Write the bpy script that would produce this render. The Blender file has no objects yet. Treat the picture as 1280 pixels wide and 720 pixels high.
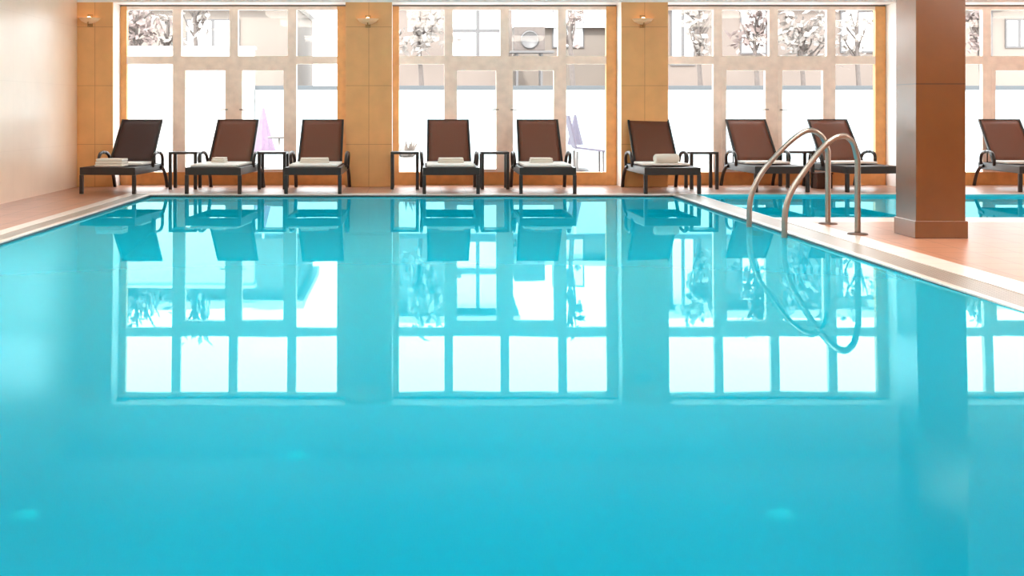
import bpy, bmesh, math, random
from mathutils import Vector, Matrix
random.seed(7)
PI = math.pi
C = bpy.context.scene.collection
F, CX, HY, CAMZ = 1500.0, 521.0, 137.0, 1.0      # focal length in px, principal point of the level view, eye height

def at(px, d):                 # x of a point seen at column px, d metres away
    return (px - CX) / F * d
def up(py, d):                 # z of a point seen at row py, d metres away
    return CAMZ + (HY - py) / F * d

# ------------------------------------------------------------------ materials
def mat(name):
    m = bpy.data.materials.new(name); m.use_nodes = True
    nt = m.node_tree
    return m, nt, nt.nodes['Principled BSDF']

def simple(name, col, rough=.5, metal=0., spec=.5, noise=0., nscale=20., bump=0., coat=0.):
    m, nt, b = mat(name)
    b.inputs['Base Color'].default_value = (*col, 1)
    b.inputs['Roughness'].default_value = rough
    b.inputs['Metallic'].default_value = metal
    b.inputs['Specular IOR Level'].default_value = spec
    b.inputs['Coat Weight'].default_value = coat
    b.inputs['Coat Roughness'].default_value = .08
    if noise or bump:
        tc = nt.nodes.new('ShaderNodeTexCoord'); n = nt.nodes.new('ShaderNodeTexNoise')
        n.inputs['Scale'].default_value = nscale; n.inputs['Detail'].default_value = 4
        nt.links.new(tc.outputs['Object'], n.inputs['Vector'])
        if noise:
            r = nt.nodes.new('ShaderNodeMapRange')
            r.inputs['From Min'].default_value = .3; r.inputs['From Max'].default_value = .7
            r.inputs['To Min'].default_value = 1 - noise; r.inputs['To Max'].default_value = 1 + noise
            mx = nt.nodes.new('ShaderNodeVectorMath'); mx.operation = 'SCALE'
            mx.inputs[0].default_value = col
            nt.links.new(n.outputs['Fac'], r.inputs['Value']); nt.links.new(r.outputs[0], mx.inputs['Scale'])
            nt.links.new(mx.outputs[0], b.inputs['Base Color'])
        if bump:
            bp = nt.nodes.new('ShaderNodeBump'); bp.inputs['Strength'].default_value = bump
            bp.inputs['Distance'].default_value = .01
            nt.links.new(n.outputs['Fac'], bp.inputs['Height']); nt.links.new(bp.outputs[0], b.inputs['Normal'])
    return m

def tiled(name, c1, c2, grout, w, h, gw, mode, rough, spec=.5, coat=0., off=(0, 0), mottle=.08, stagger=0., crough=.1, bump=.3):
    """procedural tiles; mode 'floor' uses x,y; mode 'wall' uses x+y, z"""
    m, nt, b = mat(name)
    N, L = nt.nodes.new, nt.links.new
    tc = N('ShaderNodeTexCoord'); sep = N('ShaderNodeSeparateXYZ'); L(tc.outputs['Object'], sep.inputs[0])
    com = N('ShaderNodeCombineXYZ')
    if mode == 'wall':
        a = N('ShaderNodeMath'); L(sep.outputs[0], a.inputs[0]); L(sep.outputs[1], a.inputs[1])
        L(a.outputs[0], com.inputs[0]); L(sep.outputs[2], com.inputs[1])
    else:
        L(sep.outputs[0], com.inputs[0]); L(sep.outputs[1], com.inputs[1])
    ad = N('ShaderNodeVectorMath'); ad.inputs[1].default_value = (off[0], off[1], 0); L(com.outputs[0], ad.inputs[0])
    br = N('ShaderNodeTexBrick'); L(ad.outputs[0], br.inputs['Vector'])
    br.offset = stagger; br.squash = 1
    br.inputs['Color1'].default_value = (*c1, 1); br.inputs['Color2'].default_value = (*c2, 1)
    br.inputs['Mortar'].default_value = (*grout, 1)
    br.inputs['Scale'].default_value = 1; br.inputs['Mortar Size'].default_value = gw
    br.inputs['Mortar Smooth'].default_value = .3
    br.inputs['Brick Width'].default_value = w; br.inputs['Row Height'].default_value = h
    n = N('ShaderNodeTexNoise'); n.inputs['Scale'].default_value = 3.5; n.inputs['Detail'].default_value = 5
    L(tc.outputs['Object'], n.inputs['Vector'])
    r = N('ShaderNodeMapRange'); r.inputs['From Min'].default_value = .3; r.inputs['From Max'].default_value = .7
    r.inputs['To Min'].default_value = 1 - mottle; r.inputs['To Max'].default_value = 1 + mottle
    L(n.outputs['Fac'], r.inputs['Value'])
    mx = N('ShaderNodeVectorMath'); mx.operation = 'SCALE'; L(br.outputs['Color'], mx.inputs[0]); L(r.outputs[0], mx.inputs['Scale'])
    L(mx.outputs[0], b.inputs['Base Color'])
    bp = N('ShaderNodeBump'); bp.invert = True; bp.inputs['Strength'].default_value = bump; bp.inputs['Distance'].default_value = .002
    L(br.outputs['Fac'], bp.inputs['Height']); L(bp.outputs[0], b.inputs['Normal'])
    b.inputs['Roughness'].default_value = rough; b.inputs['Specular IOR Level'].default_value = spec
    b.inputs['Coat Weight'].default_value = coat; b.inputs['Coat Roughness'].default_value = crough
    return m

def emissive(name, col, s):
    m, nt, b = mat(name)
    b.inputs['Base Color'].default_value = (*col, 1)
    b.inputs['Emission Color'].default_value = (*col, 1); b.inputs['Emission Strength'].default_value = s
    return m

def water(name, tint):
    m = bpy.data.materials.new(name); m.use_nodes = True
    nt = m.node_tree; nt.nodes.clear(); N, L = nt.nodes.new, nt.links.new
    out = N('ShaderNodeOutputMaterial'); mix = N('ShaderNodeMixShader')
    tr = N('ShaderNodeBsdfTransparent'); tr.inputs[0].default_value = (*tint, 1)
    gl = N('ShaderNodeBsdfGlossy'); gl.inputs['Roughness'].default_value = .012
    gl.inputs['Color'].default_value = (.50, .97, 1, 1)
    geo = N('ShaderNodeNewGeometry'); dot = N('ShaderNodeVectorMath'); dot.operation = 'DOT_PRODUCT'
    tc = N('ShaderNodeTexCoord'); mp = N('ShaderNodeMapping'); mp.inputs['Scale'].default_value = (1.0, 1.6, 1)
    L(tc.outputs['Object'], mp.inputs[0])
    n = N('ShaderNodeTexNoise'); n.inputs['Scale'].default_value = 1.6; n.inputs['Detail'].default_value = 2
    L(mp.outputs[0], n.inputs['Vector'])
    bp = N('ShaderNodeBump'); bp.inputs['Strength'].default_value = .05; bp.inputs['Distance'].default_value = .004
    L(n.outputs['Fac'], bp.inputs['Height']); L(bp.outputs[0], gl.inputs['Normal'])
    L(geo.outputs['Normal'], dot.inputs[0]); L(geo.outputs['Incoming'], dot.inputs[1])
    ab = N('ShaderNodeMath'); ab.operation = 'ABSOLUTE'; L(dot.outputs['Value'], ab.inputs[0])
    om = N('ShaderNodeMath'); om.operation = 'SUBTRACT'; om.inputs[0].default_value = 1; L(ab.outputs[0], om.inputs[1])
    pw = N('ShaderNodeMath'); pw.operation = 'POWER'; pw.inputs[1].default_value = 5; L(om.outputs[0], pw.inputs[0])
    ma = N('ShaderNodeMath'); ma.operation = 'MULTIPLY_ADD'; ma.inputs[1].default_value = .62; ma.inputs[2].default_value = .012
    L(pw.outputs[0], ma.inputs[0])
    df = N('ShaderNodeBsdfDiffuse'); df.inputs[0].default_value = (0.0, .61, .86, 1)      # light scattered back by the water itself
    md = N('ShaderNodeMixShader'); md.inputs[0].default_value = .5
    L(tr.outputs[0], md.inputs[1]); L(df.outputs[0], md.inputs[2])
    L(ma.outputs[0], mix.inputs[0]); L(md.outputs[0], mix.inputs[1]); L(gl.outputs[0], mix.inputs[2]); L(mix.outputs[0], out.inputs[0])
    return m

def glass(name):
    m = bpy.data.materials.new(name); m.use_nodes = True
    nt = m.node_tree; nt.nodes.clear(); N, L = nt.nodes.new, nt.links.new
    out = N('ShaderNodeOutputMaterial'); mix = N('ShaderNodeMixShader'); mix.inputs[0].default_value = .012
    tr = N('ShaderNodeBsdfTransparent'); tr.inputs[0].default_value = (.97, .985, .98, 1)
    gl = N('ShaderNodeBsdfGlossy'); gl.inputs['Roughness'].default_value = .02
    L(tr.outputs[0], mix.inputs[1]); L(gl.outputs[0], mix.inputs[2]); L(mix.outputs[0], out.inputs[0])
    return m

def sling(name, col):
    m = bpy.data.materials.new(name); m.use_nodes = True
    nt = m.node_tree; nt.nodes.clear(); N, L = nt.nodes.new, nt.links.new
    out = N('ShaderNodeOutputMaterial')
    d = N('ShaderNodeBsdfPrincipled'); d.inputs['Base Color'].default_value = (*col, 1); d.inputs['Roughness'].default_value = .55
    t = N('ShaderNodeBsdfTranslucent'); t.inputs[0].default_value = (col[0] * 1.5, col[1] * 1.1, col[2] * 1.0, 1)
    tr = N('ShaderNodeBsdfTransparent')
    tc = N('ShaderNodeTexCoord'); w = N('ShaderNodeTexWave'); w.inputs['Scale'].default_value = 60; w.inputs['Distortion'].default_value = .3
    L(tc.outputs['Object'], w.inputs['Vector'])
    bp = N('ShaderNodeBump'); bp.inputs['Strength'].default_value = .2; bp.inputs['Distance'].default_value = .002
    L(w.outputs['Fac'], bp.inputs['Height']); L(bp.outputs[0], d.inputs['Normal'])
    m1 = N('ShaderNodeMixShader'); m1.inputs[0].default_value = .35; L(d.outputs[0], m1.inputs[1]); L(t.outputs[0], m1.inputs[2])
    m2 = N('ShaderNodeMixShader'); m2.inputs[0].default_value = .02; L(m1.outputs[0], m2.inputs[1]); L(tr.outputs[0], m2.inputs[2])
    L(m2.outputs[0], out.inputs[0])
    return m

M = {}
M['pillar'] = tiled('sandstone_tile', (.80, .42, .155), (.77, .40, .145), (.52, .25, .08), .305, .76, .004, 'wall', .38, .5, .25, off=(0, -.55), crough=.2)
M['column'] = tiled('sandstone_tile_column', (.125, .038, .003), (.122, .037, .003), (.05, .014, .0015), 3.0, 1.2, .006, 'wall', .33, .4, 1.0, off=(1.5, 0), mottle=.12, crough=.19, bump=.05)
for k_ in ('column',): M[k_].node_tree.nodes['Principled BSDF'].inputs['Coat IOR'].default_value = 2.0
M['wall'] = tiled('sandstone_tile_wall', (.92, .72, .56), (.91, .71, .555), (.84, .64, .49), .62, .76, .003, 'wall', .35, .7, 1.0, off=(0, -.55), mottle=.03, crough=.34, bump=0)  # paler than the pillar tile, window glare put into the base colour
M['wall'].node_tree.nodes['Principled BSDF'].inputs['Coat IOR'].default_value = 1.7
M['floor'] = tiled('terracotta_tile', (.43, .20, .118), (.395, .18, .105), (.24, .12, .08), .30, .30, .006, 'floor', .36, .4, 0, mottle=.06)
M['coping'] = tiled('pale_stone', (.72, .65, .61), (.70, .63, .59), (.52, .45, .41), 2.0, .30, .004, 'floor', .32, .5, .15, mottle=.05)
M['grate'] = tiled('grating_beads', (.42, .36, .315), (.40, .345, .30), (.16, .13, .11), .026, .026, .005, 'floor', .35, .5, 0, mottle=.05)
M['gutter'] = simple('gutter_shade', (.04, .07, .09), .5)  # dark colour stands in for the shade inside the overflow slot
M['pool'] = tiled('pool_mosaic', (.025, .325, .455), (.025, .322, .45), (.022, .305, .43), .5, .25, .006, 'floor', .4, .3, 0, mottle=.04, stagger=.5)
M['poolwall'] = tiled('pool_wall_mosaic_brightened', (.04, .52, .66), (.04, .515, .655), (.036, .485, .625), .25, .125, .004, 'wall', .4, .3, 0, mottle=.04)  # lighter than the floor mosaic, brightness added for the dim far end
M['water'] = water('pool_water', (.06, .90, 1.0))
M['white'] = simple('white_plaster', (.90, .86, .82), .6, noise=.03)
M['reveal'] = simple('white_reveal', (.95, .92, .89), .5, noise=.02)
M['frame'] = simple('pale_wood_frame', (.95, .81, .71), .4, noise=.08, nscale=9)
M['frame_warm'] = simple('orange_wood_frame', (.75, .36, .12), .4, noise=.1, nscale=9)
M['gasket'] = simple('grey_gasket', (.22, .19, .17), .6)
M['glass'] = glass('clear_glass')
M['chrome'] = simple('brushed_steel', (.40, .345, .31), .33, 1.0, noise=.05, nscale=40)
M['metal_brown'] = simple('dark_brown_steel', (.13, .08, .065), .4, .5)
M['metal'] = simple('dark_frame_metal', (.020, .013, .012), .35, 0, .5, noise=.1)
M['sling'] = sling('brown_sling', (.20, .080, .048))
M['sling_dark'] = sling('dark_sling', (.075, .042, .040))
M['pad'] = simple('white_pad_cloth', (.80, .77, .74), .9, bump=.4, nscale=60)
M['towel'] = simple('towel_cloth', (.78, .73, .66), .95, bump=.8, nscale=140)
M['lamp_glass'] = emissive('lamp_shade_glass', (.75, .48, .27), .08)
M['brass'] = simple('sconce_metal', (.40, .22, .08), .4, .6)
M['bulb'] = emissive('bulb_glow', (1.0, .72, .45), 3.0)
M['diffuser'] = emissive('fill_light_diffuser', (1.0, .87, .75), 10.0)  # glow of the added fill lights under the ceiling
M['wicker'] = simple('speckled_brown', (.10, .035, .018), .6, bump=1, nscale=70, noise=.25)
M['terrace'] = tiled('terrace_slab', (0.49, 0.462, 0.448), (0.462, 0.441, 0.427), (0.35, 0.336, 0.322), .6, .6, .01, 'floor', .8)
M['fence'] = simple('pale_fence_panel', (0.322, 0.399, 0.427), .7, noise=.03, nscale=3)
M['fence_rail'] = simple('grey_fence_rail', (0.049, 0.056, 0.063), .6)
M['facade'] = simple('beige_render', (0.154, 0.126, 0.108), .85, noise=.12, nscale=.6)
M['facade2'] = simple('pinkish_render', (0.13, 0.101, 0.087), .85, noise=.12, nscale=.6)
M['ext_white'] = simple('white_joinery', (0.434, 0.427, 0.42), .5, noise=.04)
M['ext_grey'] = simple('grey_joinery', (0.077, 0.07, 0.07), .5)
M['foliage'] = simple('faded_leaves', (0.189, 0.143, 0.133), .9, noise=.3, nscale=5)
M['foliage2'] = simple('pale_leaves', (0.238, 0.21, 0.193), .9, noise=.3, nscale=5)
M['bark'] = simple('bark', (0.091, 0.073, 0.066), .9, noise=.2)
M['purple'] = simple('purple_canvas', (0.154, 0.105, 0.158), .85, noise=.08)
M['grey_cloth'] = simple('grey_lilac_canvas', (0.084, 0.077, 0.108), .85, noise=.08)
M['inlet'] = simple('white_plastic', (.8, .95, 1.0), .4)
M['mat_dark'] = simple('dark_rubber', (.05, .045, .045), .8)

# ------------------------------------------------------------------ builders
def box(bm, x0, x1, y0, y1, z0, z1, bev=0.):
    r = bmesh.ops.create_cube(bm, size=1, matrix=Matrix.LocRotScale(((x0+x1)/2, (y0+y1)/2, (z0+z1)/2), None, (x1-x0, y1-y0, z1-z0)))
    if bev:
        es = {e for v in r['verts'] for e in v.link_edges}
        bmesh.ops.bevel(bm, geom=list(es), offset=bev, segments=2, affect='EDGES', profile=.6)

def bar(bm, p0, p1, w, h):
    """rectangular bar from p0 to p1; w across x, h in the other direction"""
    p0, p1 = Vector(p0), Vector(p1); d = (p1 - p0).normalized()
    sx = Vector((1, 0, 0)); sx = (sx - d * sx.dot(d))
    sx = sx.normalized() if sx.length > .1 else Vector((0, 1, 0)); sy = d.cross(sx)
    vs = []
    for p in (p0, p1):
        for a, b in ((-1, -1), (1, -1), (1, 1), (-1, 1)):
            vs.append(bm.verts.new(p + sx * a * w / 2 + sy * b * h / 2))
    for f in ((0, 1, 2, 3), (7, 6, 5, 4), (0, 4, 5, 1), (1, 5, 6, 2), (2, 6, 7, 3), (3, 7, 4, 0)):
        bm.faces.new([vs[i] for i in f])

def smooth_path(pts, n=6):
    P = [Vector(p) for p in pts]; out = []
    for i in range(len(P) - 1):
        p0 = P[max(i-1, 0)]; p1 = P[i]; p2 = P[i+1]; p3 = P[min(i+2, len(P)-1)]
        for k in range(n):
            t = k / n
            out.append(.5 * ((2*p1) + (-p0+p2)*t + (2*p0-5*p1+4*p2-p3)*t*t + (-p0+3*p1-3*p2+p3)*t**3))
    out.append(P[-1]); return out

def tube(bm, pts, r, seg=12, caps=True):
    rings = []; up0 = Vector((0, 1, 0))
    for i, p in enumerate(pts):
        d = (pts[min(i+1, len(pts)-1)] - pts[max(i-1, 0)]).normalized()
        a = d.cross(up0)
        if a.length < .05: a = d.cross(Vector((1, 0, 0)))
        a.normalize(); b = d.cross(a)
        rr = r[i] if isinstance(r, (list, tuple)) else r
        rings.append([bm.verts.new(p + a * rr * math.cos(2*PI*k/seg) + b * rr * math.sin(2*PI*k/seg)) for k in range(seg)])
    for i in range(len(rings)-1):
        for k in range(seg):
            f = bm.faces.new((rings[i][k], rings[i][(k+1) % seg], rings[i+1][(k+1) % seg], rings[i+1][k])); f.smooth = True
    if caps:
        bm.faces.new(rings[0][::-1]); bm.faces.new(rings[-1])

def lathe(bm, prof, seg=24, a0=0, a1=2*PI, origin=(0, 0, 0)):
    full = abs(a1 - a0 - 2*PI) < 1e-6
    n = seg if full else seg + 1
    o = Vector(origin); rings = []
    for r, z in prof:
        rings.append([bm.verts.new(o + Vector((r*math.cos(a0+(a1-a0)*k/seg), r*math.sin(a0+(a1-a0)*k/seg), z))) for k in range(n)])
    for i in range(len(rings)-1):
        for k in range(seg):
            f = bm.faces.new((rings[i][k], rings[i][(k+1) % n], rings[i+1][(k+1) % n], rings[i+1][k])); f.smooth = True

def obj(name, bm, m, parent=None, loc=(0, 0, 0), recalc=True):
    if recalc: bmesh.ops.recalc_face_normals(bm, faces=bm.faces)
    me = bpy.data.meshes.new(name); bm.to_mesh(me); bm.free()
    me.materials.append(m)
    o = bpy.data.objects.new(name, me); C.objects.link(o); o.location = loc
    if parent: o.parent = parent
    return o

def thing(name, label, cat, loc=(0, 0, 0), rz=0, group=None):
    o = bpy.data.objects.new(name, None); C.objects.link(o)
    o.empty_display_size = .1
    o.location = loc; o.rotation_euler = (0, 0, rz); o['label'] = label; o['category'] = cat
    if group: o['group'] = group
    return o

def tag(o, label, cat, group=None, kind=None):
    o['label'] = label; o['category'] = cat
    if group: o['group'] = group
    if kind: o['kind'] = kind
    return o

def struct(name, bm, m, label=None, loc=(0, 0, 0)):
    o = obj(name, bm, m, loc=loc); o['kind'] = 'structure'
    if label: o['label'] = label
    return o

def dup(root, loc, rz, label, group=None):
    r = root.copy(); C.objects.link(r); r.location = loc; r.rotation_euler = (0, 0, rz); r['label'] = label
    if group: r['group'] = group
    def kids(src, dst):
        for ch in [c for c in bpy.data.objects if c.parent == src]:
            c = ch.copy(); C.objects.link(c); c.parent = dst
            kids(ch, c)
    kids(root, r)
    return r

def B(): return bmesh.new()

# ------------------------------------------------------------------ room measures
XL, XR, YB, ZC = -4.40, 13.95, -5.0, 3.0
D_P, D_W = 15.54, 15.95            # pillar fronts, window plane
Z_B = 2.39                         # underside of the beam
P1X0, P1X1, P1Y0, P1Y1 = -3.14, 3.02, -3.0, 14.15      # big pool
P2X0, P2X1, P2Y0, P2Y1 = 3.32, 9.2, 11.15, 14.15       # second pool
PER = 3.573                        # spacing of the window bays
ZW = -.028                          # water level

# floor with two pool openings: built as slabs in one mesh
def grid_floor(bm, xs, ys, holes, z0, z1):
    for i in range(len(xs)-1):
        for j in range(len(ys)-1):
            cx, cy = (xs[i]+xs[i+1])/2, (ys[j]+ys[j+1])/2
            if any(h[0] < cx < h[1] and h[2] < cy < h[3] for h in holes): continue
            box(bm, xs[i], xs[i+1], ys[j], ys[j+1], z0, z1)
E = .49                            # width of lip, grating and coping together
b = B()
L_, R_ = P1X0 - .31, P1X1 + E
FY = P1Y1 + .24
grid_floor(b, [XL-.1, L_, R_, P2X1+.4, XR+.1], [YB-.1, P1Y0-.3, P2Y0-.45, FY, D_W+.1],
           [(L_, R_, P1Y0-.3, FY), (L_, P2X1+.4, P2Y0-.45, FY)], -.3, 0)
struct('floor', b, M['floor'], 'terracotta tiled pool deck')

# coping bands (pale stone)
b = B()
lip = .05
# inner lips
box(b, P1X0-lip, P1X0, P1Y0, P1Y1+lip, -.012, 0, .003)
box(b, P1X1, P1X1+lip, P1Y0, P1Y1+lip, -.012, 0, .003)
box(b, P1X0, P1X1, P1Y1, P1Y1+lip, -.012, 0, .003)
# outer bands
box(b, L_, P1X0-.19, P1Y0-.3, FY, -.3, .0, 0)
box(b, P1X0-.19, P2X1+.4, FY-.12, FY, -.3, 0, 0)
box(b, P1X1+.27, R_, P1Y0-.3, P2Y0-.02, -.3, 0, 0)
box(b, R_, P2X1+.4, P2Y0-.45, P2Y0-.02, -.3, 0, 0)
box(b, P2X1+.02, P2X1+.4, P2Y0-.02, FY-.12, -.3, 0, 0)
box(b, L_, R_, P1Y0-.3, P1Y0, -.3, 0, 0)
struct('coping', b, M['coping'], 'pale stone coping round both pools')
# grating channel
b = B()
box(b, P1X0-.19, P1X0-lip, P1Y0, FY-.12, -.3, -.004)
box(b, P1X1+lip, P1X1+.27, P1Y0, FY-.12, -.3, -.004)
box(b, P1X0-lip, P1X1+lip, P1Y1+lip, FY-.12, -.3, -.004)
box(b, P2X0-.03, P2X1, P1Y1+.02, FY-.12, -.3, -.002)
struct('overflow_grating', b, M['grate'], 'beaded overflow grating along the pool edge')
b = B()
box(b, P1X1+.27, P2X0-.02, P2Y0-.02, FY-.12, -.3, 0)
struct('trim_1', b, M['coping'], 'narrow stone strip between the two pools')

def basin(name, x0, x1, y0, y1, dep, zt):
    b = B(); t = .12
    if y1-y0 > 10:                                  # floor slope invented so the far end catches more light
        P = [(y0, -dep), (8.0, -dep), (y1, -.45)]; vs = []
        for x in (x0, x1):
            vs.append([b.verts.new((x, y, z)) for y, z in P] + [b.verts.new((x, y, -dep-.2)) for y, z in P[::-1]])
        for i in range(6): b.faces.new((vs[0][i], vs[0][(i+1) % 6], vs[1][(i+1) % 6], vs[1][i]))
        b.faces.new(vs[0][::-1]); b.faces.new(vs[1])
    else:
        box(b, x0, x1, y0, y1, -dep-.1, -dep)
    o = struct(name + '_floor', b, M['pool'], 'pale blue tiled pool floor')
    b = B()
    box(b, x0-.02, x0, y0-.02, y1+.02, -dep, zt); box(b, x1, x1+.02, y0-.02, y1+.02, -dep, zt)
    box(b, x0, x1, y1, y1+.02, -dep, zt); box(b, x0, x1, y0-.02, y0, -dep, zt)
    struct(name + '_wall', b, M['poolwall'], 'pale blue tiled pool side')
basin('pool_basin', P1X0, P1X1, P1Y0, P1Y1, 1.1, -.06)
b = B()
box(b, P1X0-.004, P1X0+.001, P1Y0, P1Y1, -.055, -.012); box(b, P1X1-.001, P1X1+.004, P1Y0, P1Y1, -.055, -.012)
struct('trim_2', b, M['gutter'], 'dark strip painted as the shade in the overflow slot under the pool lip')
basin('side_pool_basin', P2X0, P2X1, P2Y0, P2Y1, .9, -.001)

# the water of the big pool carries one long low swell
KN = [(-3, 0), (1.8, 0), (2.6, -.014), (3.4, -.0195), (4.0, -.0200), (4.3, -.0186), (5.5, -.0135), (6.8, -.0075), (8.1, -.003), (10.3, -.0012), (12.5, 0), (14.2, 0)]
def slope(y):
    for (a, sa), (c, sc) in zip(KN, KN[1:]):
        if a <= y <= c:
            t = (y-a)/(c-a); t = t*t*(3-2*t); return sa+(sc-sa)*t
    return 0
def water_mesh(x0, x1, y0, y1, swell):
    bm = B(); ys = []; n = int((y1-y0)/.06); hs = [0]*(n+1)
    ys = [y0+(y1-y0)*i/n for i in range(n+1)]
    if swell:
        for i in range(n-1, -1, -1):
            hs[i] = hs[i+1] - slope((ys[i]+ys[i+1])/2)*(ys[i+1]-ys[i])
    rows = []
    for y, h in zip(ys, hs):
        rows.append([bm.verts.new((x0+(x1-x0)*k/8, y, ZW+h)) for k in range(9)])
    for i in range(n):
        for k in range(8):
            f = bm.faces.new((rows[i][k], rows[i][k+1], rows[i+1][k+1], rows[i+1][k])); f.smooth = True
    return bm
o = obj('pool_water', water_mesh(P1X0, P1X1, P1Y0, P1Y1, True), M['water'])
tag(o, 'turquoise water of the big pool mirroring the windows', 'water', kind='stuff')
o = obj('side_pool_water', water_mesh(P2X0, P2X1, P2Y0, P2Y1, False), M['water'])
tag(o, 'water of the small pool behind the right column', 'water', kind='stuff')

# walls, ceiling, beam
b = B(); box(b, XL-.2, XL, YB-.2, D_W+.1, 0, ZC+.2); struct('wall_left', b, M['wall'])
b = B(); box(b, XR, XR+.2, YB-.2, D_W+.1, 0, ZC+.2); struct('wall_right', b, M['wall'])
b = B(); box(b, XL-.2, XR+.2, YB-.2, YB, 0, ZC+.2); struct('wall_back', b, M['pillar'])
b = B(); box(b, XL-.2, XR+.2, YB-.2, D_P, ZC, ZC+.2); struct('ceiling', b, M['white'])
b = B(); box(b, XL, XR, D_P, D_W+.12, Z_B, ZC+.2); struct('beam', b, M['reveal'], 'white beam above the windows')

# pillars between the windows
pill = []
for i in range(5):
    x0 = at(432, D_P) + PER*(i-1); x1 = at(490, D_P) + PER*(i-1)
    if i == 0: x0, x1 = XL, at(141, D_P)
    pill.append((x0, x1))
    b = B(); c = (x0+x1)/2
    box(b, x0-c, x1-c, 0, .03, 0, Z_B, .003)
    box(b, x0-c+.004, x1-c-.004, .03, D_W+.12-D_P, 0, Z_B)
    o = struct('pillar', b, M['pillar'], 'sandstone tiled pillar between the tall windows', loc=(c, D_P, 0))
    o.data.materials.append(M['reveal'])
    for p in o.data.polygons:
        if abs(p.normal.x) > .9 and p.center.y > .03: p.material_index = 1  # pillar sides coloured white in place of daylight falling on them

# free standing column with a plinth
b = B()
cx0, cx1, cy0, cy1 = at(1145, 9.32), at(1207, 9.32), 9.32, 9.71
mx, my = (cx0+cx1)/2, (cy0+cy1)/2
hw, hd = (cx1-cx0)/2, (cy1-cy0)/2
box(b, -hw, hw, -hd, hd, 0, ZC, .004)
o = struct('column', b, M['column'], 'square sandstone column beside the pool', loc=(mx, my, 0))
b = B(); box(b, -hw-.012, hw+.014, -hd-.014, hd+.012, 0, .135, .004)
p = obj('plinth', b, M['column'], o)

# ------------------------------------------------------------------ windows
def window(n, x0, x1):
    w = bpy.data.objects.new('window_%d' % n, None); C.objects.link(w); w.location = (x0, D_W, 0); w['kind'] = 'structure'
    W = x1-x0; s = W/2.92
    ms = [(.66*s, .80*s), (1.39*s, 1.53*s), (2.14*s, 2.28*s)]
    zt0, zt1, ztd, zh, zk = 1.605, 1.71, 1.52, 2.37, .20
    j = .085
    b = B()
    box(b, 0, j, -.02, .07, 0, zh); box(b, W-j-.05, W, -.02, .07, 0, zh)
    obj('jamb', b, M['frame_warm'], w)
    b = B(); box(b, j, W-j-.05, -.02, .07, 0, zk-.03, .004); obj('bottom_rail', b, M['frame_warm'], w)
    b = B(); box(b, 0, W, -.01, .07, zh, Z_B); obj('head_seal', b, M['gasket'], w)
    b = B()
    box(b, j, W-j-.05, -.01, .06, zh-.045, zh)
    for a, c in ms: box(b, a+.015, c-.015, -.02, .06, zk-.03, zh-.045)
    box(b, j, W-j-.05, -.018, .06, zt0, zt1)
    obj('frame', b, M['frame'], w)
    cells = [j, *[v for m_ in ms for v in m_], W-j-.05]
    for k in range(4):
        a, c = cells[2*k] - (.015 if k else 0), cells[2*k+1] + (.015 if k < 3 else 0)
        b = B(); box(b, a+.003, c-.003, .02, .03, zt1, zh-.045); obj('pane', b, M['glass'], w)
        if k in (1, 2):          # glazed door leaf
            st = .055
            b = B()
            box(b, a, a+st, -.03, .05, zk-.03, zt0); box(b, c-st, c, -.03, .05, zk-.03, zt0)
            box(b, a+st, c-st, -.03, .05, ztd, zt0); box(b, a+st, c-st, -.03, .05, zk-.03, zk+.01)
            lf = obj('door_leaf', b, M['frame'], w)
            b = B(); box(b, a+st, c-st, .01, .02, zk+.01, ztd); obj('pane', b, M['glass'], lf)
            b = B(); hx = c-st/2 if k == 1 else a+st/2
            tube(b, [Vector((hx, -.03, 1.0)), Vector((hx, -.07, 1.0)), Vector((hx + (-.09 if k == 1 else .09), -.07, 1.0))], .009, 8)
            obj('handle', b, M['chrome'], lf)
        else:
            b = B(); box(b, a+.003, c-.003, .02, .03, zk-.03, zt0); obj('pane', b, M['glass'], w)
for i in range(5):
    x0 = pill[i][1]; x1 = pill[i+1][0] if i < 4 else XR
    window(i+1, x0, x1)

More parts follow.
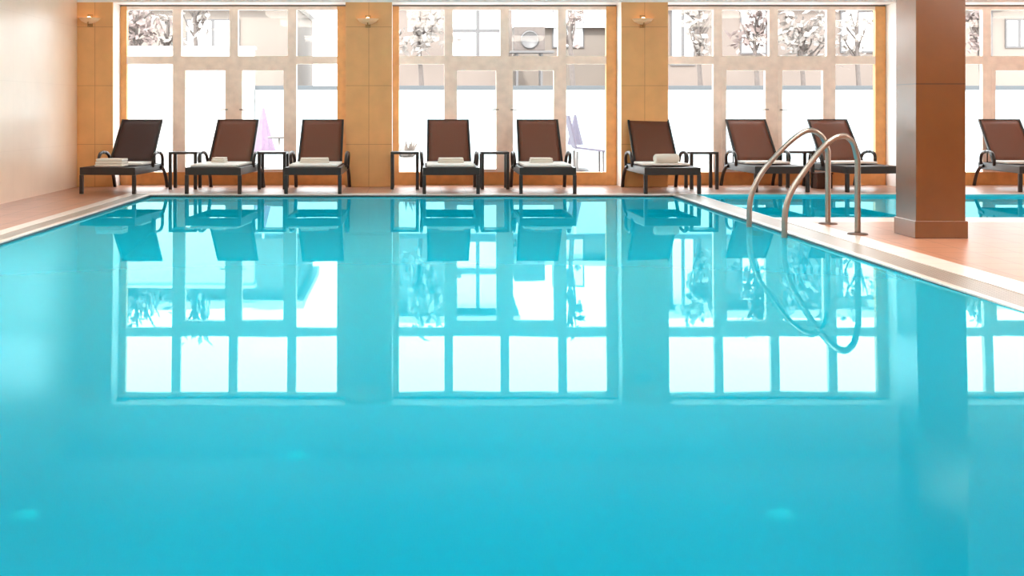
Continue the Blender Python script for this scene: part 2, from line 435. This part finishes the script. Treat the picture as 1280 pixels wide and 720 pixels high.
# ------------------------------------------------------------------ sun loungers
def lounger_parts():
    t = thing('sun_lounger', '', 'sun lounger')
    hw = .318
    b = B()
    for s in (-1, 1): box(b, s*hw-.017, s*hw+.017, 0, 1.22, .225, .315, .006)
    for y in (0.0, 1.19): box(b, -hw, hw, y, y+.035, .225, .315, .006)
    box(b, -hw, hw, .86, .90, .25, .29)
    fr = obj('frame', b, M['metal'], t)
    for s in (-1, 1):
        b = B(); box(b, s*hw-.021, s*hw+.021, .0, .045, 0, .225, .005); obj('leg', b, M['metal'], t)
        b = B()
        tube(b, smooth_path([(s*.335, 1.02, .27), (s*.338, 1.12, .26), (s*.342, 1.24, .15), (s*.345, 1.31, 0)], 5), .023, 8)
        obj('leg', b, M['metal'], t)
        b = B()
        tube(b, smooth_path([(s*.335, .72, .29), (s*.345, .70, .39), (s*.348, .78, .455), (s*.348, .98, .455), (s*.345, 1.09, .40), (s*.335, 1.12, .27)], 5), .021, 8)
        obj('armrest', b, M['metal'], t)
    # seat sling, sagging a little
    b = B(); n = 8; rows = []
    for j in range(11):
        y = .02 + .9*j/10
        rows.append([b.verts.new(((-hw+.02) + 2*(hw-.02)*k/n, y, .318 - .012*math.sin(PI*k/n))) for k in range(n+1)])
    for j in range(10):
        for k in range(n): b.faces.new((rows[j][k], rows[j][k+1], rows[j+1][k+1], rows[j+1][k])).smooth = True
    o = obj('seat', b, M['sling_dark'], t); m_ = o.modifiers.new('t', 'SOLIDIFY'); m_.thickness = .006
    # back rest
    y0, z0, y1, z1 = .90, .33, 1.37, .865
    bw = .268
    b = B()
    for s in (-1, 1): bar(b, (s*bw, y0, z0), (s*(bw-.012), y1, z1), .026, .026)
    bar(b, (-bw, y1, z1-.004), (bw, y1, z1-.004), .02, .026); bar(b, (-bw, y0, z0+.01), (bw, y0, z0+.01), .02, .026)
    bf = obj('back_frame', b, M['metal'], t)
    b = B(); rows = []
    for j in range(9):
        f = j/8
        rows.append([b.verts.new(((-bw+.008) + 2*(bw-.008)*k/n, y0+(y1-y0)*f - .0 + .02*math.sin(PI*k/n)*math.sin(PI*min(1, f+.15)), z0+(z1-z0)*f)) for k in range(n+1)])
    for j in range(8):
        for k in range(n): b.faces.new((rows[j][k], rows[j][k+1], rows[j+1][k+1], rows[j+1][k])).smooth = True
    o = obj('backrest', b, M['sling'], t); m_ = o.modifiers.new('t', 'SOLIDIFY'); m_.thickness = .006
    for s in (-1, 1):
        b = B(); tube(b, [Vector((s*.22, 1.20, .66)), Vector((s*.22, 1.20, .27))], .009, 6)
        obj('back_support', b, M['metal'], t)
    return t

def pad_mesh(y0, y1):
    b = B(); box(b, -.285, .285, y0, y1, .322, .350, .010)
    return b

# name, foot-centre px at distance, back-top px, foot distance, label, short pad?
LG = [
 (134, 14.20, 178, 15.56, 'nearly black sun lounger in the left corner, a beige towel on its foot', .42),
 (266, 14.19, 298, 15.56, 'brown sun lounger between the two leftmost side tables', .04),
 (391, 14.19, 404, 15.56, 'brown sun lounger against the left edge of the second pillar from the left', .04),
 (564, 14.19, 560, 15.56, 'brown sun lounger between two side tables in the left half of the centre window', .03),
 (685, 14.19, 671.5, 15.56, 'brown sun lounger standing right of the centre window, next to the centre side table', .03),
 (841, 14.19, 810, 15.56, 'dark brown sun lounger with a rolled towel, in front of the third pillar', .32),
 (978, 14.5, 932, 15.86, 'mauve brown sun lounger just left of the steel handrails', .50),
 (1092, 14.5, 1034, 15.86, 'brown sun lounger seen behind the steel handrails, its foot beside the column', .50),
 (1310, 14.5, 1249, 15.86, 'brown sun lounger right of the column, cut by the right edge', .50),
]
proto = lounger_parts()
GL = 'sun loungers lined up in front of the windows'
loungers = []
for i, (fx, fd, bx, bd, lab, ps) in enumerate(LG):
    X0 = at(fx, fd)
    if i >= 6: bd = fd + 1.36
    X1 = at(bx, bd)
    ang = math.atan2(-(X1-X0), 1.37)
    if i == 0:
        o = proto; o['label'] = lab; o.location = (X0, fd, 0); o.rotation_euler = (0, 0, ang); o['group'] = GL
    else:
        o = dup(proto, (X0, fd, 0), ang, lab, GL)
    loungers.append((o, X0, fd, ang, ps))
for o, X0, fd, ang, ps in loungers:
    obj('seat_pad', pad_mesh(ps, .88), M['pad'], o)
for c in [c for c in bpy.data.objects if c.parent == loungers[0][0] and c.name.startswith('backrest')]:
    c.data = c.data.copy(); c.data.materials[0] = M['sling_dark']

def on(i, lx, ly):
    o, X0, fd, ang, ps = loungers[i]
    return (X0 + lx*math.cos(ang) - ly*math.sin(ang), fd + lx*math.sin(ang) + ly*math.cos(ang)), ang

def folded(w, d, h, layers=3):
    b = B()
    for k in range(layers):
        q = .006*k
        box(b, -w/2+q, w/2-q*.6, -d/2+q, d/2, h*k/layers, h*(k+1)/layers-.002, min(.012, h/layers*.45))
    return b
def towel(i, lx, ly, z, bm, lab, rz=0):
    (x, y), ang = on(i, lx, ly)
    o = obj('folded_towel', bm, M['towel'], loc=(x, y, z)); o.rotation_euler = (0, 0, ang+rz)
    for p in o.data.polygons: p.use_smooth = False
    tag(o, lab, 'towel', 'towels lying on the sun loungers')
towel(0, .0, .16, .322, folded(.34, .24, .095), 'thick folded beige towel on the foot of the dark corner lounger')
towel(1, -.06, .58, .350, folded(.17, .20, .065), 'small folded white towel on the second lounger from the left')
towel(2, -.03, .52, .350, folded(.36, .28, .06), 'wide folded white towel on the lounger beside the left middle pillar', .1)
towel(3, .01, .54, .350, folded(.32, .26, .06), 'folded white towel on the lounger left of the centre side table')
towel(4, -.03, .56, .350, folded(.28, .26, .06), 'folded white towel on the lounger right of the centre side table')
b = B()
pr = [(.0, -.155), (.045, -.155), (.058, -.14), (.060, 0), (.058, .14), (.045, .155), (.0, .155)]
lathe(b, pr, 20)
bmesh.ops.rotate(b, verts=b.verts, cent=(0, 0, 0), matrix=Matrix.Rotation(PI/2, 3, 'Y'))
bmesh.ops.translate(b, verts=b.verts, vec=(0, 0, .058))
for v in b.verts: v.co.z *= .95
towel(5, .02, .42, .350, b, 'rolled white towel on the lounger in front of the right middle pillar', .25)

# ------------------------------------------------------------------ side tables
def table_parts():
    t = thing('side_table', '', 'side table')
    b = B(); w = .178
    box(b, -w, w, -w, w, .440, .470, .005)
    obj('table_top', b, M['metal'], t)
    for sx in (-1, 1):
        for sy in (-1, 1):
            b = B(); box(b, sx*(w-.02)-.02, sx*(w-.02)+.02, sy*(w-.02)-.02, sy*(w-.02)+.02, 0, .440, .003)
            obj('leg', b, M['metal'], t)
    return t
TB = [
 (211, 'dark side table between the corner lounger and the next brown lounger', 0),
 (326, 'dark side table between the second and third loungers from the left', 0),
 (492, 'dark side table touching the foot of the second pillar, left of a lounger', 0),
 (602, 'dark side table in the middle of the centre window between two loungers', 0),
 (864, 'dark side table right of the lounger with the rolled towel', 0),
 (985, 'dark side table behind the handrails between two loungers', .3),
]
tp = table_parts()
for i, (px, lab, dy) in enumerate(TB):
    d = 15.02 + dy
    x = at(px, d) + (.17, .135, .14, .17, .17, .165)[i]
    if i == 0: tp.location = (x, d+.19, 0); tp['label'] = lab; tp['group'] = 'dark square side tables between the loungers'
    else: dup(tp, (x, d+.19, 0), 0, lab, 'dark square side tables between the loungers')

# plain box standing in for an unidentified dark brown shape behind the rails
b = B(); box(b, -.10, .10, -.10, .10, 0, .18, .012)
box(b, -.107, .107, -.107, .107, .18, .20, .008)
o = obj('brown_box', b, M['wicker'], loc=(at(1030, 15.2), 15.27, 0))
tag(o, 'small dark brown box standing in for an unclear shape behind the handrails', 'box')

# ------------------------------------------------------------------ steel handrails
def rail(yd, foot_px, pts, lab):
    X = at(foot_px, yd)
    t = thing('pool_handrail', lab, 'handrail', (X, yd, 0), 0, 'steel handrails at the pool edge')
    P = [(0, 0, 0), (0, 0, .3), (0, 0, .58)] + [(at(px, yd)-X, 0, up(py, yd)) for px, py in pts]
    xe = P[-1][0]
    P += [(xe+.002, 0, -.045), (xe+.03, 0, -.075), (P1X1-X-.03, 0, -.085), (P1X1-X, 0, -.085)]
    b = B(); tube(b, smooth_path(P, 7), .0235, 14); obj('tube', b, M['chrome'], t)
    b = B(); lathe(b, [(.024, .018), (.05, .016), (.078, .010), (.082, 0)], 28); obj('base_plate', b, M['metal_brown'], t)
rail(10.49, 1035, [(1034, 186), (1027, 170), (1011, 163), (989, 176), (960, 206), (946, 227), (938, 250), (936.5, 276)], 'farther steel handrail curving from the deck into the pool')
rail(9.615, 1072, [(1071, 196), (1066, 178), (1053, 170), (1032, 181), (1005, 215), (990, 238), (982, 262), (980.5, 288)], 'nearer steel handrail with its foot closest to the column')

# ------------------------------------------------------------------ sconces
def sconce_parts():
    t = thing('wall_sconce', '', 'wall lamp')
    b = B(); box(b, -.035, .035, -.012, 0, -.07, .09, .004); obj('back_plate', b, M['brass'], t)
    b = B(); tube(b, smooth_path([(0, -.01, -.02), (0, -.05, -.05), (0, -.10, -.045), (0, -.11, -.01)], 4), .008, 8); obj('arm', b, M['brass'], t)
    b = B(); lathe(b, [(.012, -.03), (.06, -.022), (.11, .004), (.14, .045), (.134, .045), (.105, .012), (.055, -.012), (.012, -.018)], 24, PI, 2*PI, (0, -.012, 0))
    obj('lamp_shade', b, M['lamp_glass'], t)
    b = B(); bmesh.ops.create_uvsphere(b, u_segments=12, v_segments=8, radius=.03, matrix=Matrix.Translation((0, -.06, .035))); obj('bulb', b, M['bulb'], t)
    return t
sp = sconce_parts()
SC = [((pill[0][0]+pill[0][1])/2-.06, 'bowl shaped wall lamp high on the corner pillar at the far left'),
      (at(460, D_P), 'bowl shaped wall lamp high on the second pillar from the left'),
      (at(803, D_P), 'bowl shaped wall lamp high on the third pillar from the left')]
for i, (x, lab) in enumerate(SC):
    if i == 0: sp.location = (x, D_P, up(27, D_P)); sp['label'] = lab; sp['group'] = 'wall lamps on the pillars'
    else: dup(sp, (x, D_P, up(28, D_P)), 0, lab, 'wall lamps on the pillars')

# ------------------------------------------------------------------ added ceiling fill lights, out of view
lp = None
for y in (9.6, 7.8, 5.2, -.5):
    for x in (-2.6, .2, 3.0, 6.2, 9.5, 12.2):
        if lp is None:
            lp = thing('ceiling_fill_light', 'added square fill light under the unseen ceiling of the pool hall', 'ceiling light', (x, y, ZC), 0, 'added fill lights under the pool hall ceiling')
            b = B()
            for s in (-1, 1):
                box(b, s*.43-.03, s*.43+.03, -.46, .46, -.03, 0); box(b, -.40, .40, s*.43-.03, s*.43+.03, -.03, 0)
            obj('frame', b, M['ext_white'], lp)
            b = B(); box(b, -.40, .40, -.40, .40, -.13, -.004, .01); obj('diffuser', b, M['diffuser'], lp)
        else:
            dup(lp, (x, y, ZC), 0, 'added square fill light under the unseen ceiling of the pool hall', 'added fill lights under the pool hall ceiling')

# ------------------------------------------------------------------ pool floor fittings
ip = None
for px, py in ((370, 572), (30, 646), (978, 646)):
    d = F*2.1/(py-HY); x = at(px, d)
    b = B(); lathe(b, [(.0, .03), (.05, .028), (.07, .014), (.078, 0)], 20)
    o = obj('pool_inlet', b, M['inlet'], loc=(x, d, -1.1))
    lab = {370: 'round white fitting on the pool floor left of the middle', 30: 'round white fitting on the pool floor at the far left', 978: 'round white fitting on the pool floor right of the middle'}[px]
    tag(o, lab, 'pool fitting', 'fittings on the pool floor')

# ------------------------------------------------------------------ outside
b = B(); box(b, -40, 60, D_W+.12, 60, -.25, -.05); struct('ground', b, M['terrace'], 'pale paved terrace outside the windows')
D_F = 24.0
def fence(x0, x1, lab):
    t = thing('terrace_fence', lab, 'fence', (x0, D_F, -.05))
    L = x1-x0; zt = up(107, D_F)+.05
    b = B(); box(b, 0, L, -.01, .01, .05, zt-.06); obj('panel', b, M['fence'], t)
    b = B(); box(b, 0, L, -.03, .03, zt-.08, zt, .004); obj('top_rail', b, M['fence_rail'], t)
    k = 0
    while k*2.1 < L:
        b = B(); box(b, k*2.1-.03, k*2.1+.03, .012, .045, 0, zt-.09); obj('post', b, M['ext_white'], t); k += 1
fence(at(319, D_F), at(1500, D_F), 'pale blue terrace fence with a thin grey top rail outside the windows')

b = B(); box(b, at(40, D_F), at(318, D_F), D_F-.1, D_F+.1, -.05, up(62, D_F)); box(b, at(40, D_F), at(318, D_F)+.03, D_F-.14, D_F+.14, up(62, D_F), up(62, D_F)+.06, .01)
tag(obj('garden_wall', b, M['ext_white']), 'tall plain white garden wall outside the leftmost window', 'wall')
# neighbouring houses
def house(x0, x1, d, h, m, lab, wins):
    t = thing('neighbouring_house', lab, 'building', ((x0+x1)/2, d, -.05)); c = (x0+x1)/2
    b = B(); box(b, x0-c, x1-c, 0, 5, 0, h); obj('wall', b, m, t)
    b = B(); box(b, x0-c-.2, x1-c+.2, -.25, 5.2, h, h+.12); obj('roof_edge', b, M['ext_white'], t)
    for a0, a1, y0, y1, nx, ny in wins:
        X0, X1, Z0, Z1 = at(a0, d)-c, at(a1, d)-c, up(y1, d)+.05, up(y0, d)+.05
        b = B(); box(b, X0, X1, -.04, .0, Z0, Z1); w = obj('window', b, M['ext_grey'], t)
        fw = .05; cw, ch = (X1-X0)/nx, (Z1-Z0)/ny
        b = B()
        for i in range(nx):
            for j in range(ny): box(b, X0+cw*i+fw, X0+cw*(i+1)-fw, -.055, -.04, Z0+ch*j+fw, Z0+ch*(j+1)-fw)
        obj('pane', b, M['win_sky'], w)
M['win_sky'] = simple('bright_window_blind', (.80, .80, .80), .4)  # sky reflected in the panes, put in as a white base colour
house(at(150, 34), at(372, 34), 34, 3.9, M['facade'], 'beige house outside the leftmost window', [(233, 300, 24, 62, 2, 1)])
house(at(455, 33), at(640, 33), 33, 4.0, M['facade2'], 'pinkish house outside the left half of the centre window', [(562, 632, 6, 72, 2, 2)])
house(at(655, 35), at(800, 35), 39, 3.7, M['facade'], 'beige house outside the right half of the centre window', [(690, 730, 12, 60, 1, 1)])
house(at(815, 33), at(1150, 33), 33, 3.9, M['facade2'], 'pinkish house outside the window behind the handrails', [(838, 868, 8, 82, 2, 1), (925, 958, 12, 68, 1, 1), (1050, 1096, 14, 66, 1, 1)])
house(at(1175, 34), at(1500, 34), 34, 3.9, M['facade'], 'beige house outside the window right of the column', [(1222, 1240, 14, 70, 1, 1), (1256, 1290, 24, 60, 2, 1)])

# air conditioner on a bracket shelf
d = 32.6
t = thing('air_conditioner', 'beige air conditioner box on a shelf seen through the centre window', 'air conditioner', (at(661, d), d, 0))
w0 = (at(680, d)-at(642, d))/2; z0, z1 = up(64, d), up(34, d)
b = B(); box(b, -w0, w0, -.25, .2, z0, z1, .02); obj('casing', b, M['bark'], t)
b = B(); lathe(b, [(.0, .0), (.24, 0), (.25, .02), (.22, .03)], 24); bmesh.ops.rotate(b, verts=b.verts, cent=(0, 0, 0), matrix=Matrix.Rotation(PI/2, 3, 'X'))
obj('fan_grille', b, M['ext_grey'], t, loc=(0, -.255, (z0+z1)/2-.03))
b = B(); box(b, -w0-.1, w0+.25, -.32, .3, z0-.06, z0, .01)
for s in (-1, 1): box(b, s*w0*.8-.03, s*w0*.8+.03, -.2, .3, -.05, z0-.06)
obj('shelf', b, M['ext_grey'], t)

# trees
def tree(px, d, z0, z1, r, m, lab, n=260, leaf=.10):
    x = at(px, d)
    t = thing('garden_tree', lab, 'tree', (x, d, -.05))
    b = B()
    tube(b, smooth_path([(0, 0, 0), (.05, 0, z0*.5), (-.03, 0, z0+.2), (.02, 0, z1-.1)], 5), [.09*(1-.75*i/15) for i in range(16)], 8)
    for k in range(7):
        a = random.random()*2*PI; zz = z0-.2 + (z1-z0)*k/9
        tube(b, [Vector((0, 0, zz)), Vector((math.cos(a)*r*.45, math.sin(a)*r*.3, zz+.25)), Vector((math.cos(a)*r*.85, math.sin(a)*r*.6, zz+.6))], [.035, .022, .008], 6)
    obj('trunk', b, M['bark'], t)
    b = B()
    cl = [Vector((random.uniform(-.75, .75)*r, random.uniform(-.6, .6)*r, random.uniform(z0, z1))) for _ in range(9)]
    for _ in range(int(n*.65)):
        c = random.choice(cl) + Vector([random.gauss(0, .26*r) for _ in range(3)])
        q = Matrix.Rotation(random.random()*PI, 4, Vector([random.uniform(-1, 1) for _ in range(3)]).normalized())
        s = leaf*random.uniform(.6, 1.4)
        v = [b.verts.new(c + q @ Vector(p)*s) for p in ((-1, 0, 0), (0, -.6, .1), (1, 0, 0), (0, .6, .1))]
        b.faces.new(v)
    obj('foliage', b, m, t, recalc=False)
tree(172, 28, 2.6, 3.6, .65, M['foliage'], 'reddish brown tree seen through the top left window pane', 420)
tree(210, 30.5, 2.4, 3.5, .45, M['foliage2'], 'pale tree beside the reddish tree outside the left window', 220)
tree(245, 28, 2.9, 3.7, .40, M['foliage2'], 'thin pale tree in front of the white framed windows outside', 90)
tree(525, 29, 2.6, 3.6, .75, M['foliage2'], 'pale bushy tree outside the left end of the centre window', 420)
tree(714, 28, 2.6, 3.7, .25, M['foliage'], 'slim tree outside the right end of the centre window', 120)
tree(874, 29, 2.4, 3.5, .40, M['foliage2'], 'pale tree just right of the third pillar outside', 200)
tree(945, 28, 2.4, 3.4, .50, M['foliage'], 'brownish tree left of the handrails outside', 300)
tree(1003, 29, 2.3, 3.4, .70, M['foliage2'], 'wide pale tree above the handrails outside', 460)
tree(1072, 29, 2.4, 3.5, .50, M['foliage2'], 'pale tree left of the column outside', 160)
tree(1226, 28, 2.5, 3.4, .35, M['foliage'], 'reddish tree just right of the column outside', 160)

# closed parasols, terrace table, terrace lounger, plant
def parasol(px, d, ztop, zb, r, m, lab):
    t = thing('closed_parasol', lab, 'parasol', (at(px, d), d, -.05), 0)
    b = B(); tube(b, [Vector((0, 0, 0)), Vector((0, 0, ztop+.08))], .022, 8); obj('pole', b, M['ext_white'], t)
    b = B(); seg = 20; rings = []
    for f in (0, .15, .4, .7, 1):
        rr = r*(.12 + .88*f)
        rings.append([b.verts.new((rr*(1+.18*(k % 2)*f)*math.cos(2*PI*k/seg), rr*(1+.18*(k % 2)*f)*math.sin(2*PI*k/seg), ztop+(zb-ztop)*f)) for k in range(seg)])
    for i in range(4):
        for k in range(seg): b.faces.new((rings[i][k], rings[i][(k+1) % seg], rings[i+1][(k+1) % seg], rings[i+1][k]))
    obj('canopy', b, m, t)
    b = B(); lathe(b, [(0, .07), (.2, .06), (.24, .02), (.24, 0)], 20); obj('base', b, M['ext_grey'], t)
parasol(329, 20.5, 1.08, .32, .19, M['purple'], 'closed purple parasol on the terrace outside the leftmost window')
parasol(719, 20.5, 1.0, .45, .12, M['grey_cloth'], 'closed grey parasol behind the terrace lounger outside')
parasol(1030, 21.5, 1.15, .70, .09, M['grey_cloth'], 'narrow closed grey parasol outside above the handrails')
t = thing('terrace_table', 'small round terrace table beside the purple parasol', 'table', (at(349, 20), 20, -.05))
b = B(); lathe(b, [(0, .60), (.19, .60), (.195, .585), (.19, .57), (0, .57)], 24); obj('table_top', b, M['ext_grey'], t)
b = B(); tube(b, [Vector((0, 0, 0)), Vector((0, 0, .57))], .02, 8); lathe(b, [(0, .03), (.14, .02), (.15, 0)], 20); obj('leg', b, M['ext_white'], t)
t = thing('terrace_lounger', 'grey lounger with raised back on the terrace outside the centre window', 'sun lounger', (at(718, 20), 20, -.05))
b = B(); bar(b, (0, 0, .42), (-.12, 0, .95), .03, .5); bar(b, (0, 0, .42), (.5, 0, .36), .03, .5)
for v in b.verts: pass
obj('cushion', b, M['grey_cloth'], t)
for x, y in ((.02, -.22), (.02, .22), (.45, -.22), (.45, .22)):
    b = B(); box(b, x-.015, x+.015, y-.015, y+.015, 0, .36); obj('leg', b, M['ext_grey'], t)
t = thing('potted_plant', 'pale potted plant on the terrace beside the second pillar', 'plant', (at(508, 19), 19, -.05))
b = B(); lathe(b, [(0, 0), (.13, 0), (.17, .3), (.15, .3), (.13, .25), (0, .25)], 20); obj('pot', b, M['ext_white'], t)
b = B()
for _ in range(60):
    a = random.random()*2*PI; l = random.uniform(.2, .4); e = random.uniform(.5, 1.3)
    p = Vector((math.cos(a)*.05, math.sin(a)*.05, .26)); q = p + Vector((math.cos(a)*math.cos(e), math.sin(a)*math.cos(e), math.sin(e)))*l
    s = Vector((-math.sin(a), math.cos(a), 0))*.025; mid = (p+q)/2
    b.faces.new([b.verts.new(v) for v in (p, mid-s, q, mid+s)])
obj('foliage', b, M['foliage2'], t, recalc=False)

# ------------------------------------------------------------------ light
wd = bpy.data.worlds.new('sky'); bpy.context.scene.world = wd; wd.use_nodes = True
bg = wd.node_tree.nodes['Background']; bg.inputs[0].default_value = (.93, .97, 1.0, 1); bg.inputs[1].default_value = 4.5
sl = bpy.data.lights.new('sun', 'SUN'); sl.energy = 3.2; sl.angle = .05; sl.color = (1, .96, .90)
so = bpy.data.objects.new('sun', sl); C.objects.link(so)
so.rotation_euler = (math.radians(48), 0, math.radians(-18))       # comes from behind the hall, over its roof

# ------------------------------------------------------------------ camera
cam = bpy.data.cameras.new('camera'); co = bpy.data.objects.new('camera', cam); C.objects.link(co)
co.location = (0, 0, CAMZ); co.rotation_euler = (PI/2, 0, 0)
cam.sensor_width = 36; cam.lens = F/1280*36
cam.shift_x = (640-CX)/1280; cam.shift_y = -(360-HY)/1280
cam.clip_end = 200
S = bpy.context.scene; S.camera = co
S.view_settings.view_transform = 'Standard'; S.view_settings.look = 'None'
S.view_settings.exposure = 0.95; S.view_settings.gamma = 1; S.view_settings.use_curve_mapping = False
cy = S.cycles
cy.use_denoising = True; cy.max_bounces = 12; cy.diffuse_bounces = 6; cy.glossy_bounces = 5; cy.transparent_max_bounces = 24
cy.sample_clamp_indirect = 6; cy.caustics_reflective = False; cy.caustics_refractive = False
